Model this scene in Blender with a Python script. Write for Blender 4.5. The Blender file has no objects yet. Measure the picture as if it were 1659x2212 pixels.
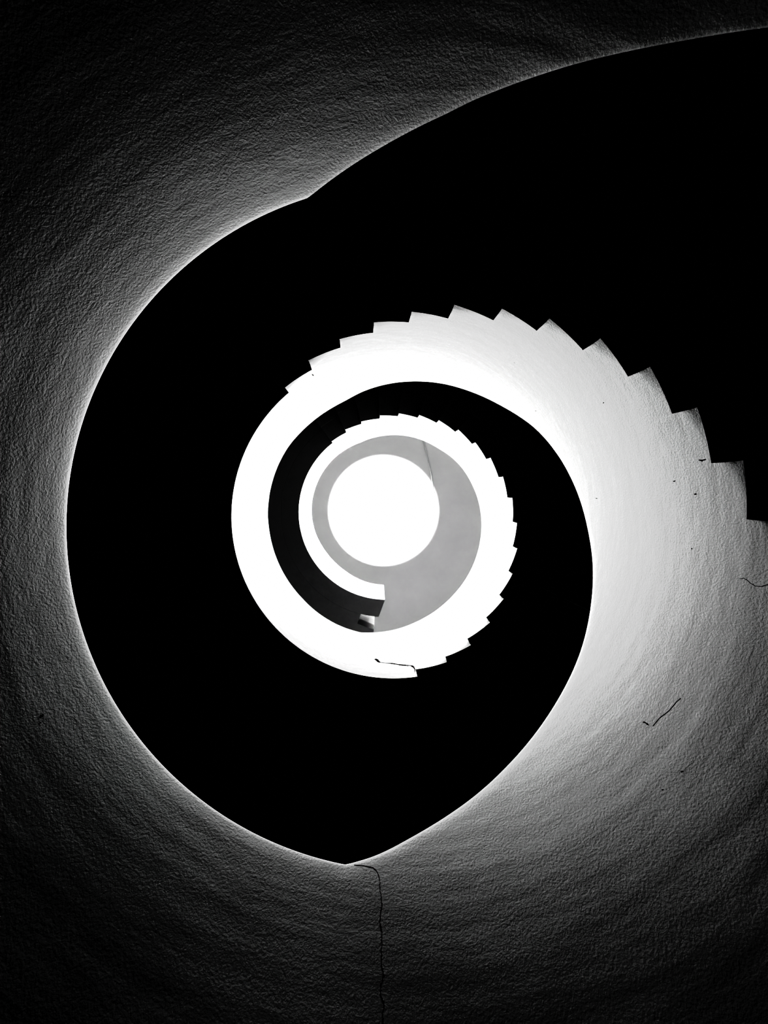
import bpy, bmesh, math, random
from mathutils import Vector, noise

# ------------------------------------------------------------------ basics
random.seed(7)
SC = bpy.context.scene
COL = SC.collection
R = 0.82                      # radius of the open well (m)
K = 1.66 * R                  # heights below are written in units of K metres
RW = 2.75                     # outer wall, in well radii
TH = 1.20                     # outer face of the balustrade, in well radii


def pt(phi, rho, z):
    """phi in degrees climbs with the stair; z in K units"""
    a = math.radians(phi)
    return (R * rho * math.cos(a), -R * rho * math.sin(a), K * z)


def link(name, me, mats, parent=None):
    o = bpy.data.objects.new(name, me)
    COL.objects.link(o)
    for m in mats:
        me.materials.append(m)
    if parent:
        o.parent = parent
    return o


def tag(o, label=None, cat=None, group=None, kind=None):
    if label: o['label'] = label
    if cat: o['category'] = cat
    if group: o['group'] = group
    if kind: o['kind'] = kind
    return o


def empty(name, loc=(0, 0, 0)):
    o = bpy.data.objects.new(name, None)
    o.location = loc
    o.empty_display_size = 0.1
    COL.objects.link(o)
    return o


def to_parent(o, parent):
    """keep world place while the parent Empty sits at the thing's base"""
    o.parent = parent
    o.location = Vector(o.location) - Vector(parent.location)
    return o


# --------------------------------------------------------------- materials
def new_mat(name):
    m = bpy.data.materials.new(name)
    m.use_nodes = True
    nt = m.node_tree
    return m, nt, nt.nodes['Principled BSDF']


def N(nt, t, **kw):
    n = nt.nodes.new(t)
    for k, v in kw.items():
        setattr(n, k, v)
    return n


def noise_node(nt, vec, scale, detail=4, rough=0.55):
    n = N(nt, 'ShaderNodeTexNoise')
    n.inputs['Scale'].default_value = scale
    n.inputs['Detail'].default_value = detail
    n.inputs['Roughness'].default_value = rough
    nt.links.new(vec, n.inputs['Vector'])
    return n.outputs['Fac']


def ramp(nt, fac, a, b, va, vb):
    n = N(nt, 'ShaderNodeMapRange')
    n.inputs['From Min'].default_value = a
    n.inputs['From Max'].default_value = b
    n.inputs['To Min'].default_value = va
    n.inputs['To Max'].default_value = vb
    nt.links.new(fac, n.inputs['Value'])
    return n.outputs['Result']


def math_node(nt, op, a, b):
    n = N(nt, 'ShaderNodeMath', operation=op)
    for i, v in enumerate((a, b)):
        if isinstance(v, (int, float)):
            n.inputs[i].default_value = v
        else:
            nt.links.new(v, n.inputs[i])
    return n.outputs[0]


def plaster_mat(name, albedo):
    m, nt, b = new_mat(name)
    uv = N(nt, 'ShaderNodeUVMap', uv_map='UVMap').outputs['UV']
    # trowel streaks running round the well, tilted with the climb
    mp = N(nt, 'ShaderNodeMapping')
    mp.inputs['Rotation'].default_value = (0, 0, math.radians(-24))
    mp.inputs['Scale'].default_value = (0.8, 5.0, 1)
    nt.links.new(uv, mp.inputs['Vector'])
    streak = noise_node(nt, mp.outputs['Vector'], 2.2, 4, 0.6)
    blot = noise_node(nt, uv, 3.2, 4, 0.6)
    grain = noise_node(nt, uv, 110, 1, 0.6)  # pitted float finish
    c = math_node(nt, 'MULTIPLY', ramp(nt, streak, 0.34, 0.64, 0.56, 1.0),
                  ramp(nt, blot, 0.38, 0.62, 0.74, 1.0))
    c = math_node(nt, 'MULTIPLY', c, ramp(nt, grain, 0.30, 0.62, 0.86, 1.0))
    c = math_node(nt, 'MULTIPLY', c, albedo)
    cc = N(nt, 'ShaderNodeCombineColor')
    for i in range(3):
        nt.links.new(c, cc.inputs[i])
    nt.links.new(cc.outputs[0], b.inputs['Base Color'])
    b.inputs['Roughness'].default_value = 0.55
    b.inputs['Specular IOR Level'].default_value = 0.35
    mg = N(nt, 'ShaderNodeMapping')
    mg.inputs['Scale'].default_value = (1.0, 0.42, 1)
    nt.links.new(uv, mg.inputs['Vector'])
    h = math_node(nt, 'ADD', math_node(nt, 'MULTIPLY', noise_node(nt, mg.outputs['Vector'], 190, 2, 0.7), 0.55),
                  math_node(nt, 'MULTIPLY', noise_node(nt, uv, 18, 1, 0.5), 0.35))
    bp = N(nt, 'ShaderNodeBump')
    bp.inputs['Strength'].default_value = 0.28
    bp.inputs['Distance'].default_value = 0.004
    nt.links.new(h, bp.inputs['Height'])
    nt.links.new(bp.outputs['Normal'], b.inputs['Normal'])
    return m


def flat_mat(name, col, rough=0.8, sc=14, var=0.15, bump=0.2, spec=0.3):
    m, nt, b = new_mat(name)
    g = N(nt, 'ShaderNodeTexCoord').outputs['Object']
    n = noise_node(nt, g, sc, 5, 0.6)
    v = ramp(nt, n, 0.3, 0.7, col * (1 - var), col * (1 + var))
    cc = N(nt, 'ShaderNodeCombineColor')
    for i in range(3):
        nt.links.new(v, cc.inputs[i])
    nt.links.new(cc.outputs[0], b.inputs['Base Color'])
    b.inputs['Roughness'].default_value = rough
    b.inputs['Specular IOR Level'].default_value = spec
    bp = N(nt, 'ShaderNodeBump')
    bp.inputs['Strength'].default_value = bump
    bp.inputs['Distance'].default_value = 0.004
    nt.links.new(noise_node(nt, g, sc * 6, 4, 0.6), bp.inputs['Height'])
    nt.links.new(bp.outputs['Normal'], b.inputs['Normal'])
    return m


PLASTER = plaster_mat('white_plaster', 0.99)
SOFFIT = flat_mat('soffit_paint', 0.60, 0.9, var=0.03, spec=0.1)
SLATE = flat_mat('grey_tread_stone', 0.25, 0.7)
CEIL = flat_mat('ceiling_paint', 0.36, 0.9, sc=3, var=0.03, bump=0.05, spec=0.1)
WALL = flat_mat('stairwell_wall_paint', 0.45, 0.9)
FLOOR = flat_mat('ground_stone', 0.10, 0.7, sc=6)
CRACK = flat_mat('dark_crack', 0.012, 1.0, spec=0.0)  # near-black colour of the crack strips
CHIP = flat_mat('grey_plaster_chip', 0.16, 1.0, spec=0.0)
CABLE = flat_mat('grey_cable_sheath', 0.36, 0.6)
FRAME = flat_mat('white_curb_paint', 0.8, 0.6)


def opal_mat():
    """an opal pane glowing with the light of day above it"""
    m = bpy.data.materials.new('daylit_opal_pane')
    m.use_nodes = True
    nt = m.node_tree
    nt.nodes.clear()
    out = N(nt, 'ShaderNodeOutputMaterial')
    em = N(nt, 'ShaderNodeEmission')
    em.inputs['Strength'].default_value = DAY
    nt.links.new(em.outputs[0], out.inputs['Surface'])
    return m


DAY = 26.0
OPAL = opal_mat()

# ------------------------------------------------ heights read off the stair
L1T, L2T, L3T = 1.3536, 3.8227, 6.325           # balustrade tops on the landings
L1B, L2B, L3B = 0.390, 2.857, 5.2925            # landing soffits
GROUND = -1.15

# balustrade top edge of each run: (phi, height)
TOP0 = [(-12, -0.06), (20, 0.33), (57, 0.7622), (63.6, 0.8431), (73.1, 0.9543), (82.6, 1.0704),
        (86.2, 1.1184), (94.5, 1.2131), (107.3, L1T), (131, L1T)]
TOP1L = [(130, L1T), (259.4, L1T), (286, 1.670)]
TOP1 = [(259.4, 1.3566), (264, 1.4046), (271.2, 1.497), (277.6, 1.5745), (284.1, 1.6501),
        (295.2, 1.780), (309.7, 1.9369), (324.7, 2.0840), (334.8, 2.1900), (346.6, 2.3118),
        (356.6, 2.4220), (368.9, 2.5420), (381.2, 2.6651), (391.9, 2.7889), (399.4, 2.9077),
        (404.5, 2.990), (411.3, 3.0850), (420.1, 3.1950), (429, 3.2950), (440.2, 3.4281),
        (451.7, 3.5626), (461.3, 3.6797), (473.1, 3.8242), (480.9, 3.850), (489, 3.857)]
TOP2L = [(113.1, 3.8242), (120.9, 3.850), (128.8, 3.857), (137.6, 3.845), (147.6, 3.818),
         (180, 3.812), (190, 3.8235), (222, 3.824), (233.5, 3.806), (245, 3.797), (256.4, 3.809),
         (263.1, 3.8862), (274.6, 4.0220), (284, 4.1448)]
TOP2 = [(256.4, 3.809), (263.1, 3.8862), (274.6, 4.0220), (284.0, 4.1448), (295.4, 4.2780),
        (305.4, 4.3929), (316.5, 4.5064), (327.9, 4.6182), (340.2, 4.7433), (358.6, 4.9265),
        (368.6, 5.0363), (379.3, 5.1643), (391.4, 5.3038), (400.6, 5.4465), (410.8, 5.630),
        (421.2, 5.745), (430.0, 5.8447), (440.5, 5.9740), (452.1, 6.1255), (462.7, 6.2554),
        (470.6, 6.3414), (480, 6.333), (492, 6.315)]
TOP3L = [(110.6, 6.3414), (120.2, 6.330), (131.8, 6.315), (144.6, 6.312), (172.4, 6.312),
         (185.2, 6.338), (196.9, 6.39), (213.4, 6.49), (225, 6.51), (235, 6.49), (248.6, 6.40),
         (260, 6.335), (270, 6.32)]

# (riser angle, soffit height above that riser) of each flight
ST0 = [(-9.81 + 10.77 * i, L1B - 0.1235 * (13 - i)) for i in range(14)]
lev1 = [L1B + 0.1225 * (i + 1) for i in range(8)] + [1.488, 1.600, 1.724, 1.852, 1.976, 2.093,
                                                     2.235, 2.352, 2.478, 2.592, 2.745, L2B]
lev1[7] = 1.370
phi1 = [285.51 + 10.77 * i for i in range(7)] + [360.9, 371.2, 382.1, 392.7, 403.1, 414.0, 424.4,
                                                435.6, 446.2, 456.7, 467.5, 478.9, 490.2]
ST1 = list(zip(phi1, lev1))
lev2 = [2.978, 3.067, 3.195, 3.312, 3.430, 3.536, 3.646, 3.752, 3.880, 4.005, 4.139, 4.256,
        4.385, 4.513, 4.641, 4.769, 4.916, 5.032, 5.186, L3B]
phi2 = [278.5, 290.35, 301.25, 312.55, 323.3, 334.2, 345.1, 356.2, 367.65, 378.2, 388.9, 399.4,
        410.1, 421.3, 432.1, 443.4, 454.2, 465.7, 476.5, 487.7]
ST2 = list(zip(phi2, lev2))


def hermite(tab):
    xs = [a for a, _ in tab]
    ys = [b for _, b in tab]
    n = len(xs)
    d = [(ys[i + 1] - ys[i]) / (xs[i + 1] - xs[i]) for i in range(n - 1)]
    m = [d[0]] + [0 if d[i - 1] * d[i] <= 0 else 2 * d[i - 1] * d[i] / (d[i - 1] + d[i])
                  for i in range(1, n - 1)] + [d[-1]]

    def f(x):
        if x <= xs[0]: return ys[0] + d[0] * (x - xs[0])
        if x >= xs[-1]: return ys[-1] + d[-1] * (x - xs[-1])
        i = max(k for k in range(n - 1) if xs[k] <= x)
        h = xs[i + 1] - xs[i]
        t = (x - xs[i]) / h
        return ((2 * t**3 - 3 * t**2 + 1) * ys[i] + (t**3 - 2 * t**2 + t) * h * m[i]
                + (-2 * t**3 + 3 * t**2) * ys[i + 1] + (t**3 - t**2) * h * m[i + 1])
    return f


def lin(tab):
    def f(x):
        for (a, ya), (b, yb) in zip(tab, tab[1:]):
            if x <= b:
                return ya + (yb - ya) * (x - a) / (b - a)
        return tab[-1][1]
    return f


# ------------------------------------------------------------ balustrades
RD = 0.018 / R                                    # radius of the worn top arris
RZ = 0.018 / K
PROF = [(0.0, 1.0), (0.04, 0.72), (0.16, 0.42), (0.36, 0.18), (0.64, 0.04), (1.0, 0.0)]
RIM_H, RIM_A = 0.10, 0.22                         # the rim leans back over its top few cm
FOOT_A = 0.30                                     # the foot curls away under the steps


def balustrade(name, cols, parent, plaster, foot=None):
    """cols: (phi, bottom, top).  inner plaster face, worn arris, top, outer face, dark underside.
    foot(phi): height of the smooth line under which the foot curls away"""
    bm = bmesh.new()
    uvl = bm.loops.layers.uv.new('UVMap')
    rings = []
    for phi, zb, zt in cols:
        zt = zt * (1 + RIM_A * RIM_H ** 2 / R)

        def back(z):
            o = 0.0
            d = RIM_H - (zt - z) * K
            if d > 0: o += RIM_A * d * d / R
            if foot:
                d = (foot(phi) - z) * K
                if d > 0: o += FOOT_A * d * d / R
            return 1.0 + o
        if foot: zb = min(zb * back(zb * back(zb)), zt - 0.05)
        zt0 = zt - RZ
        zr = zt - RIM_H / K
        zfoot = min(max(foot(phi), zb + 0.01), zr - 0.1) if foot else zb + (zr - zb) * 0.3
        hs = [zb + (zfoot - zb) * k / 6 for k in range(6)]
        hs += [zfoot + (zr - zfoot) * k / 6 for k in range(6)]
        hs += [zr + (zt0 - zr) * k / 5 for k in range(6)]
        prof = [(back(z), z) for z in hs]
        r1 = back(zt0)
        for a, b in PROF[1:]:
            prof.append((r1 + RD * a, zt - RZ * b))
        prof += [(TH - RD, zt), (TH, zt - RZ), (TH, zb)]
        rings.append([(bm.verts.new(pt(phi, rho, z)), phi, rho, z) for rho, z in prof])
    n = len(rings[0])

    def face(vs, mi):
        if len({v[0].co.to_tuple(6) for v in vs}) < 3: return
        f = bm.faces.new([v[0] for v in vs])
        f.material_index = mi
        f.smooth = True
        for l, v in zip(f.loops, vs):
            l[uvl].uv = (math.radians(v[1]) * R, K * v[3] - (v[2] - 1.0) * R)
    for A, B in zip(rings, rings[1:]):
        for j in range(n - 1):
            face((A[j], B[j], B[j + 1], A[j + 1]), 0)
        face((A[n - 1], B[n - 1], B[0], A[0]), 1)
    for ring, s in ((rings[0], 1), (rings[-1], -1)):
        face(ring[::s], 0)
    bmesh.ops.recalc_face_normals(bm, faces=bm.faces[:])
    me = bpy.data.meshes.new(name)
    bm.to_mesh(me)
    bm.free()
    me.set_sharp_from_angle(angle=math.radians(35))
    o = link(name, me, [plaster, SOFFIT])
    return to_parent(o, parent)


def frange(a, b, st=1.0):
    n = max(1, int(math.ceil((b - a) / st)))
    return [a + (b - a) * i / n for i in range(n + 1)]


LEAN = 0.30                                       # the risers lean a little


def flight_cols(steps, top, floor=None, lead=None):
    cols = []
    for (p, z), (q, z2) in zip(steps, steps[1:]):
        zz = z if floor is None else max(z, floor)
        for ph in frange(p if p == steps[0][0] and not lead else p + LEAN, q, 1.2):
            cols.append((ph, zz + 0.012 * ((q - ph) / (q - p) - 0.5), top(ph)))
    return cols


def wedge(name, p, q, zb, zt, parent, r0=TH + 0.001, r1=RW - 0.005):
    """one step: dark underside and riser, stone tread with a nosing"""
    bm = bmesh.new()
    prof = [(r0, zb), (r1, zb), (r1, zt), (r0, zt)]
    rings = []
    for ph in frange(p + 0.01, q - 0.01, 2.0):
        rings.append([bm.verts.new(pt(ph, rr, z)) for rr, z in prof])
    for A, B in zip(rings, rings[1:]):
        for j in range(4):
            f = bm.faces.new((A[j], B[j], B[(j + 1) % 4], A[(j + 1) % 4]))
            f.material_index = 1 if j == 2 else 0
    bm.faces.new(rings[0])
    bm.faces.new(rings[-1][::-1])
    bmesh.ops.recalc_face_normals(bm, faces=bm.faces[:])
    es = [e for e in bm.edges if e.calc_face_angle(0) > 1.2]
    bmesh.ops.bevel(bm, geom=es, offset=0.004, segments=1, affect='EDGES')
    me = bpy.data.meshes.new(name)
    bm.to_mesh(me)
    bm.free()
    return to_parent(link(name, me, [SOFFIT, SLATE]), parent)


STEP_T = 0.23


def flight(steps, top, label, plaster, floor=None, lead=None):
    p0, z0 = steps[0]
    root = empty('stair_flight', pt(p0, 1.6, max(z0, GROUND) if floor is None else floor))
    tag(root, label, 'stairs', 'flights of the spiral stair')
    line = [(p, z - 0.03) for p, z in steps]
    foot = None if floor is not None else hermite([(steps[0][0], steps[0][1] - 0.10)] + line[1:])
    balustrade('balustrade', ([(a, lead[1], top(a)) for a in frange(lead[0], steps[0][0], 1.2)] if lead else [])
               + flight_cols(steps, top, floor, lead), root, plaster, foot)
    for (p, z), (q, _) in zip(steps, steps[1:]):
        zb = z if floor is None else max(z, floor + 0.001)
        wedge('step', p, q, zb, z + STEP_T, root)
    return root


def slab(name, outline, zb, zt, parent):
    """landing slab from an outline of plan points in well radii"""
    bm = bmesh.new()
    lo = [bm.verts.new((R * x, R * y, K * zb)) for x, y in outline]
    hi = [bm.verts.new((R * x, R * y, K * zt)) for x, y in outline]
    n = len(lo)
    f = bm.faces.new(lo)
    g = bm.faces.new(hi)
    g.material_index = 1
    for i in range(n):
        bm.faces.new((lo[i], lo[(i + 1) % n], hi[(i + 1) % n], hi[i]))
    bmesh.ops.recalc_face_normals(bm, faces=bm.faces[:])
    bmesh.ops.triangulate(bm, faces=[f, g])
    me = bpy.data.meshes.new(name)
    bm.to_mesh(me)
    bm.free()
    return to_parent(link(name, me, [SOFFIT, SLATE]), parent)


def plan(phi, rho):
    a = math.radians(phi)
    return (rho * math.cos(a), -rho * math.sin(a))


def landing(p, q, zb, top, label, plaster, cut=None):
    root = empty('stair_landing', pt((p + q) / 2, 1.8, zb))
    tag(root, label, 'landing', 'landings of the spiral stair')
    balustrade('balustrade', [(ph, zb, top(ph)) for ph in frange(p + 0.001, (cut or q) - 0.001, 1.0)], root, plaster)
    out = [plan(a, TH + 0.001) for a in frange(p + 0.02, q - 0.02, 2)]
    out += [plan(a, RW - 0.005) for a in reversed(frange(p + 0.02, q - 0.02, 2))]
    slab('slab', out, zb, zb + STEP_T, root)
    return root


T0, T1, T2 = lin(TOP0), hermite(TOP1), hermite(TOP2)
t1c = hermite([(259.4, 1.3566)] + TOP1[1:])
T1L = lambda x: L1T if x < 259.4 else T1(x)
h2 = hermite(TOP2L[:11])
T2L = lambda x: h2(x) if x < 256.4 else T2(x)
h1end = hermite(TOP1[-4:])
T3L = hermite(TOP3L)

F0 = flight(ST0 + [], T0, 'lowest stair flight, darkest plaster wall with a plain rising top edge and no visible teeth', PLASTER, floor=GROUND)
# last step of the lowest flight ends at the landing
LD1 = landing(ST0[-1][0], ST1[0][0], L1B, T1L,
              'lowest landing, large rough grey curved plaster wall with bright rim and a long dark crack', PLASTER, cut=265.0)
F1 = flight(ST1, T1, 'middle stair flight, broad white plaster wall with large sawtooth foot fading to grey', PLASTER, lead=(265.0, L1B))
LD2 = landing(ST1[-1][0] - 360, ST2[0][0], L2B, T2L,
              'middle landing, smooth-edged white plaster band with a thin dark crack near its end', PLASTER)
F2 = flight(ST2, T2, 'top stair flight, small white plaster ring with fine sawtooth teeth around the grey ceiling', PLASTER)

# ----------------------------------------------------------- the top landing
P3 = ST2[-1][0] - 360 + 0.001
LD3 = empty('stair_landing', pt(200, 1.8, L3B))
tag(LD3, 'topmost landing, thin white crescent wall ending in a square-cut free end near the skylight',
    'landing', 'landings of the spiral stair')


def top_landing():
    # inner balustrade: from the flight to its free, skewed end
    bm = bmesh.new()
    uvl = bm.loops.layers.uv.new('UVMap')
    END_IN, END_OUT = 269.1, 265.9
    rings = []
    ts = frange(0, 1, 0.008)
    for i, t in enumerate(ts):
        pin = P3 + (END_IN - P3) * t
        pout = P3 + (END_OUT - P3) * t
        zt = T3L(pin)
        if i == len(ts) - 1:
            zt -= 0.012
        zb = L3B
        prof = [(0, zb)] + [(0, zb + (zt - RZ - zb) * j / 4) for j in range(1, 5)]
        prof += [(RD / (TH - 1) * a, zt - RZ * b) for a, b in PROF[1:]]
        prof += [(1 - 0.1, zt), (1, zt - RZ), (1, zb)]
        ring = []
        for w, z in prof:
            x0, y0 = plan(pin, 1.0)
            x1, y1 = plan(pout, TH)
            ph = pin + (pout - pin) * w
            rho = 1 + (TH - 1) * w
            x, y = plan(ph, rho)
            ring.append((bm.verts.new((R * x, R * y, K * z)), pin, w, z))
        rings.append(ring)
    n = len(rings[0])

    def face(vs, mi):
        f = bm.faces.new([v[0] for v in vs])
        f.material_index = mi
        f.smooth = True
        for l, v in zip(f.loops, vs):
            l[uvl].uv = (math.radians(v[1]) * R, K * v[3] - v[2] * 0.2 * R)
    for A, B in zip(rings, rings[1:]):
        for j in range(n - 1):
            face((A[j], B[j], B[j + 1], A[j + 1]), 0)
        face((A[n - 1], B[n - 1], B[0], A[0]), 1)
    face(rings[0], 0)
    face(rings[-1][::-1], 0)
    bmesh.ops.recalc_face_normals(bm, faces=bm.faces[:])
    me = bpy.data.meshes.new('balustrade')
    bm.to_mesh(me)
    bm.free()
    me.set_sharp_from_angle(angle=math.radians(40))
    to_parent(link('balustrade', me, [PLASTER, SOFFIT]), LD3)

    # slab with its notch, and the guard wall standing on its cut end
    ex, ey = -0.36, 0.933                        # direction of the cut end
    A = (-0.329, 1.274)
    B = (-0.139, 1.347)
    B2 = (-0.149, 1.373)
    far = (B2[0] + ex * 1.30, B2[1] + ey * 1.30)
    aw = 360 - math.degrees(math.atan2(far[1], far[0])) % 360
    out = [plan(a, TH + 0.001) for a in frange(P3, 255.9, 2)]
    out += [A, B, B2, far]
    out += [plan(a, RW - 0.005) for a in reversed(frange(P3, aw, 2))]
    slab('slab', out, L3B, L3B + STEP_T, LD3)
    # guard wall
    w = 0.16
    nx, ny = (B[0] - A[0]), (B[1] - A[1])
    l = math.hypot(nx, ny)
    nx, ny = nx / l, ny / l
    px, py = -ny, nx                             # away from the well
    q = [(A[0] - nx * 0.30, A[1] - ny * 0.30), B, (B[0] + px * w, B[1] + py * w),
         (A[0] - nx * 0.30 + px * w, A[1] - ny * 0.30 + py * w)]
    bm = bmesh.new()
    uvl = bm.loops.layers.uv.new('UVMap')
    zb, zt = L3B + 0.002, 6.28
    lo = [bm.verts.new((R * x, R * y, K * zb)) for x, y in q]
    hi = [bm.verts.new((R * x, R * y, K * zt)) for x, y in q]
    f = bm.faces.new(lo)
    f.material_index = 1
    bm.faces.new(hi[::-1])
    for i in range(4):
        bm.faces.new((lo[i], lo[(i + 1) % 4], hi[(i + 1) % 4], hi[i]))
    bmesh.ops.recalc_face_normals(bm, faces=bm.faces[:])
    es = [e for e in bm.edges if all(v in hi for v in e.verts)]
    bmesh.ops.bevel(bm, geom=es, offset=0.015, segments=3, affect='EDGES')
    for f in bm.faces:
        for lp in f.loops:
            c = lp.vert.co
            lp[uvl].uv = (c.x + 0.4 * c.y, c.z)
    me = bpy.data.meshes.new('guard_wall')
    bm.to_mesh(me)
    bm.free()
    to_parent(link('guard_wall', me, [PLASTER, SOFFIT]), LD3)


top_landing()

# ------------------------------------------------------- cracks and chips
V = (816.3, 1095.7)
CC = (-0.0959, -0.0564)


def on_wall(u, v):
    """the point of the well's wall seen at photo position (u, v): angle and height"""
    dx, dy = u - V[0], v - V[1]
    a = dx * dx + dy * dy
    b = 2 * (dx * CC[0] + dy * CC[1])
    c = CC[0]**2 + CC[1]**2 - 1
    t = (-b + math.sqrt(b * b - 4 * a * c)) / (2 * a)
    return math.degrees(math.atan2(-(dy * t + CC[1]), dx * t + CC[0])) % 360, 1000 * t


def crack(pts, width, parent, label=None, jag=0.0, mat=None, name='crack', sub=8, top=None):
    """a thin jagged groove following the wall, (phi, z) points"""
    bm = bmesh.new()
    dense = []
    for (p, z), (q, y) in zip(pts, pts[1:]):
        for i in range(sub):
            t = i / sub
            dense.append((p + (q - p) * t, z + (y - z) * t))
    dense.append(pts[-1])
    jp = []
    for i, (p, z) in enumerate(dense):
        e = 0 if i in (0, len(dense) - 1) else 1
        jp.append((p + e * random.uniform(-jag, jag) * 57.3 / R, z + e * random.uniform(-jag, jag) / K))
    prev = None
    for i, (p, z) in enumerate(jp):
        a = jp[max(0, i - 1)]
        b = jp[min(len(jp) - 1, i + 1)]
        dx, dz = math.radians(b[0] - a[0]) * R, (b[1] - a[1]) * K
        l = math.hypot(dx, dz) or 1
        nx, nz = -dz / l, dx / l
        w = width * 0.5 * (random.uniform(0.5, 1.3) if 0 < i < len(jp) - 1 else 0.2)
        ring = []
        for s, d in ((-1, 0.9999), (0, 0.9994), (1, 0.9999), (0, 1.003)):
            q = RIM_H - (top(p) * (1 + RIM_A * RIM_H ** 2 / R) - z) * K if top else 0
            ring.append(bm.verts.new(pt(p + math.degrees(nx * w * s / R), d + (RIM_A * q * q / R if q > 0 else 0),
                                        z + nz * w * s / K)))
        if prev:
            for j in range(4):
                bm.faces.new((prev[j], ring[j], ring[(j + 1) % 4], prev[(j + 1) % 4]))
        else:
            bm.faces.new(ring)
        prev = ring
    bm.faces.new(prev[::-1])
    bmesh.ops.recalc_face_normals(bm, faces=bm.faces[:])
    me = bpy.data.meshes.new(name)
    bm.to_mesh(me)
    bm.free()
    o = to_parent(link(name, me, [mat or CRACK]), parent)
    if label: o['label'] = label
    return o


def px(*uv):
    return [on_wall(u, v) for u, v in uv]


crack(px((765, 1867), (785, 1869), (806, 1874), (813, 1881), (820, 1897)), 0.0022, LD1, jag=0.0006, sub=3, top=T1L)
crack(px((820, 1897), (821, 1925), (825, 1953), (822, 1975),
         (821, 1995), (824, 2010), (824, 2055), (823, 2085), (829, 2105), (823, 2125), (821, 2150),
         (829, 2165), (826, 2198), (827, 2212), (828, 2240)), 0.0010, LD1, 'long jagged dark crack', jag=0.0016, sub=12)
crack(px((812.5, 1423), (814, 1426), (819, 1430.5), (846, 1433), (872, 1437), (889, 1438), (894, 1442)),
      0.020, LD2, 'thin dark crack', jag=0.001, sub=4)
crack(px((893, 1441.5), (895, 1444), (896.5, 1446), (896, 1453)), 0.006, LD2, jag=0.001, sub=2)
crack(px((880.4, 1435.5), (880.6, 1440.5)), 0.006, LD2, sub=2)
for par, w, pts_ in (
        (LD1, 0.006, ((86, 1551), (90, 1546), (95, 1544))), (LD1, 0.004, ((86, 1563), (90, 1560))),
        (F1, 0.006, ((1389, 1559), (1394, 1561), (1401, 1566))),
        (F1, 0.0016, ((1410, 1568), (1424, 1551), (1445, 1535), (1462, 1515), (1470, 1508))),
        (F1, 0.006, ((1471, 1667), (1475, 1666))), (F1, 0.005, ((1429, 1706), (1433, 1705))),
        (F1, 0.007, ((1509, 994), (1516, 995), (1525, 992))),
        (F1, 0.005, ((1454, 1040), (1459, 1038))), (F1, 0.005, ((1499, 1068), (1505, 1067))),
        (F1, 0.006, ((1286, 1076), (1291, 1077))), (F1, 0.006, ((1110, 783), (1112, 785))),
        (F1, 0.006, ((1302, 871), (1305, 869))), (F1, 0.007, ((1156, 888), (1158, 887))),
        (F1, 0.010, ((674, 808), (678, 812))),
        (F1, 0.0018, ((1595, 1250), (1606, 1249), (1615, 1254), (1622, 1261), (1632, 1266), (1645, 1267), (1659, 1262))),
        (F1, 0.005, ((1493, 1184), (1495, 1186)))):
    crack(px(*pts_), w * (0.65 if w > 0.003 else 0.6), par, jag=0.0006, mat=CHIP if w > 0.003 else CRACK,
          name='plaster_chip' if w > 0.003 else 'crack', sub=3)

# ---------------------------------------------------------------- the room
CZ = 8.075                                       # ceiling height
HOLE = 0.95                                      # skylight opening, in well radii


def ring_mesh(name, prof, mats, seg=160, closed=True, mis=None, smooth=40):
    bm = bmesh.new()
    rings = []
    for i in range(seg):
        a = 2 * math.pi * i / seg
        rings.append([bm.verts.new((r * math.cos(a), r * math.sin(a), z)) for r, z in prof])
    n = len(prof)
    for i in range(seg):
        A, B = rings[i], rings[(i + 1) % seg]
        for j in range(n if closed else n - 1):
            f = bm.faces.new((A[j], B[j], B[(j + 1) % n], A[(j + 1) % n]))
            f.smooth = True
            if mis: f.material_index = mis[j]
    bmesh.ops.recalc_face_normals(bm, faces=bm.faces[:])
    me = bpy.data.meshes.new(name)
    bm.to_mesh(me)
    bm.free()
    me.set_sharp_from_angle(angle=math.radians(smooth))
    return link(name, me, mats)


c0 = K * CZ
fil = 0.035
prof = [(R * RW, c0), (R * RW, c0 + 0.22), (R * HOLE, c0 + 0.22), (R * HOLE, c0 + fil)]
for k in range(1, 6):
    a = math.pi / 2 * k / 6
    prof.append((R * HOLE + fil * (1 - math.cos(a)), c0 + fil * (1 - math.sin(a))))
prof.append((R * HOLE + fil, c0))
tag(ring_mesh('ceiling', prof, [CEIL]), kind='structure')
tag(ring_mesh('wall_outer', [(R * RW, K * GROUND), (R * RW, c0), (R * RW + 0.2, c0), (R * RW + 0.2, K * GROUND)],
              [WALL]), kind='structure')
bm = bmesh.new()
bmesh.ops.create_cone(bm, cap_ends=True, segments=128, radius1=R * RW + 0.2, radius2=R * RW + 0.2, depth=0.2)
bmesh.ops.translate(bm, verts=bm.verts[:], vec=(0, 0, K * GROUND - 0.1))
me = bpy.data.meshes.new('floor')
bm.to_mesh(me)
bm.free()
tag(link('floor', me, [FLOOR]), kind='structure')

# ----------------------------------------------------------- the skylight
SKY = empty('skylight', (0, 0, c0 + 0.22))
tag(SKY, 'round white glowing skylight in the grey ceiling at the top of the well', 'skylight')
z1 = c0 + 0.22
o = ring_mesh('curb', [(R * HOLE + 0.04, z1), (R * HOLE + 0.04, z1 + 0.15), (R * HOLE + 0.09, z1 + 0.15),
                       (R * HOLE + 0.09, z1)], [FRAME])
to_parent(o, SKY)
bm = bmesh.new()
bmesh.ops.create_circle(bm, cap_ends=True, cap_tris=True, segments=24, radius=R * HOLE + 0.03)
bmesh.ops.translate(bm, verts=bm.verts[:], vec=(0, 0, z1 + 0.1))
me = bpy.data.meshes.new('opal_pane')
bm.to_mesh(me)
bm.free()
to_parent(link('opal_pane', me, [OPAL]), SKY)


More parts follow.
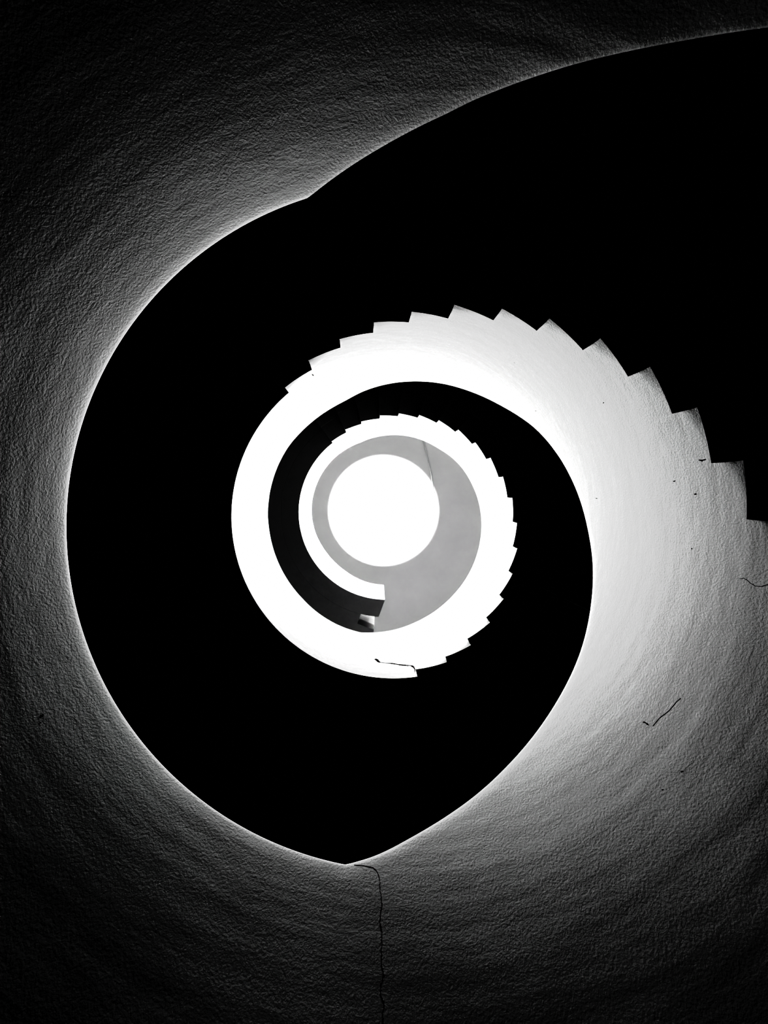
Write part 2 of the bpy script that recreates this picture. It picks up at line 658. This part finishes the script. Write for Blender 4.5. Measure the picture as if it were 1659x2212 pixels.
# ------------------------------------------------- cable along the ceiling
def ceil_pt(u, v, z):
    s = 1000 / z
    return Vector((R * ((u - V[0]) / s + CC[0]), R * ((v - V[1]) / s + CC[1]), K * z))


def tube(name, pts, rad, mat, seg=8):
    bm = bmesh.new()
    prev = None
    for i, p in enumerate(pts):
        d = (pts[min(i + 1, len(pts) - 1)] - pts[max(0, i - 1)]).normalized()
        s = d.cross(Vector((0, 0, 1))).normalized()
        t = s.cross(d).normalized()
        ring = [bm.verts.new(p + rad * (math.cos(2 * math.pi * k / seg) * s + math.sin(2 * math.pi * k / seg) * t))
                for k in range(seg)]
        if prev:
            for k in range(seg):
                f = bm.faces.new((prev[k], ring[k], ring[(k + 1) % seg], prev[(k + 1) % seg]))
                f.smooth = True
        else:
            bm.faces.new(ring)
        prev = ring
    bm.faces.new(prev[::-1])
    bmesh.ops.recalc_face_normals(bm, faces=bm.faces[:])
    me = bpy.data.meshes.new(name)
    bm.to_mesh(me)
    bm.free()
    return link(name, me, [mat])


kz = CZ - 0.006
cab = [ceil_pt(u, v, kz) for u, v in ((905, 930), (914, 950), (918, 966), (922, 983), (927, 1003), (931, 1022), (934, 1040),
                                      (937, 1056), (938.5, 1066))]
tag(tube('cable', cab, 0.0055, CABLE), 'thin cable running along the grey ceiling to the skylight rim', 'cable')

# ------------------------------------------------------------------ light
w = bpy.data.worlds.new('overcast')
SC.world = w
w.use_nodes = True
bg = w.node_tree.nodes['Background']
bg.inputs['Color'].default_value = (1, 1, 1, 1)
bg.inputs['Strength'].default_value = 1.0

# unseen disk lamp added off-centre under the skylight pane to brighten one wall
dl = bpy.data.lights.new('side_fill', 'AREA')
dl.shape = 'DISK'
dl.size = 0.8 * R
dl.energy = 260.0
do = bpy.data.objects.new('side_fill', dl)
do.location = (-0.52 * R, 0, c0 + 0.28)
COL.objects.link(do)

# ----------------------------------------------------------------- camera
cam = bpy.data.cameras.new('camera')
cam.sensor_fit = 'AUTO'
cam.sensor_width = 36.0
cam.lens = 36.0 * 1660 / 2212
cam.shift_x = (829.5 - V[0]) / 2212
cam.shift_y = -(1106 - V[1]) / 2212
cam.clip_start = 0.01
co = bpy.data.objects.new('camera', cam)
co.location = (R * CC[0], R * CC[1], 0)
co.rotation_euler = (math.pi, 0, 0)
COL.objects.link(co)
SC.camera = co

# --------------------------------------------------------- film response
SC.view_settings.view_transform = 'Standard'
SC.view_settings.look = 'None'
SC.view_settings.exposure = 0.0
SC.view_settings.gamma = 1.0
# hard black-and-white print: one contrast curve for the whole film
vs = SC.view_settings
vs.use_curve_mapping = True
cm = vs.curve_mapping
CURVE = [(0, 0), (62, 0.5), (71, 3.5), (80, 8), (91, 17), (102, 38), (110, 56), (117, 73), (125, 94), (132, 110),
         (141, 127), (150, 150), (160, 172), (172, 195), (186, 207), (200, 214), (215, 222), (238, 237), (255, 255)]


def to_lin(v):
    v /= 255
    return v / 12.92 if v <= 0.04045 else ((v + 0.055) / 1.055) ** 2.4


cv = cm.curves[3]
cv.points[0].location = (0, 0)
cv.points[1].location = (1, 1)
for a, b in CURVE[1:-1]:
    cv.points.new(to_lin(a), to_lin(b))
for p in cv.points:
    p.handle_type = 'AUTO_CLAMPED'
cm.extend = 'HORIZONTAL'
cm.update()
SC.cycles.use_denoising = True
SC.cycles.use_adaptive_sampling = True
SC.cycles.adaptive_threshold = 0.4
SC.cycles.max_bounces = 8
SC.cycles.diffuse_bounces = 6
SC.cycles.glossy_bounces = 3
SC.cycles.transparent_max_bounces = 8
SC.cycles.sample_clamp_indirect = 0
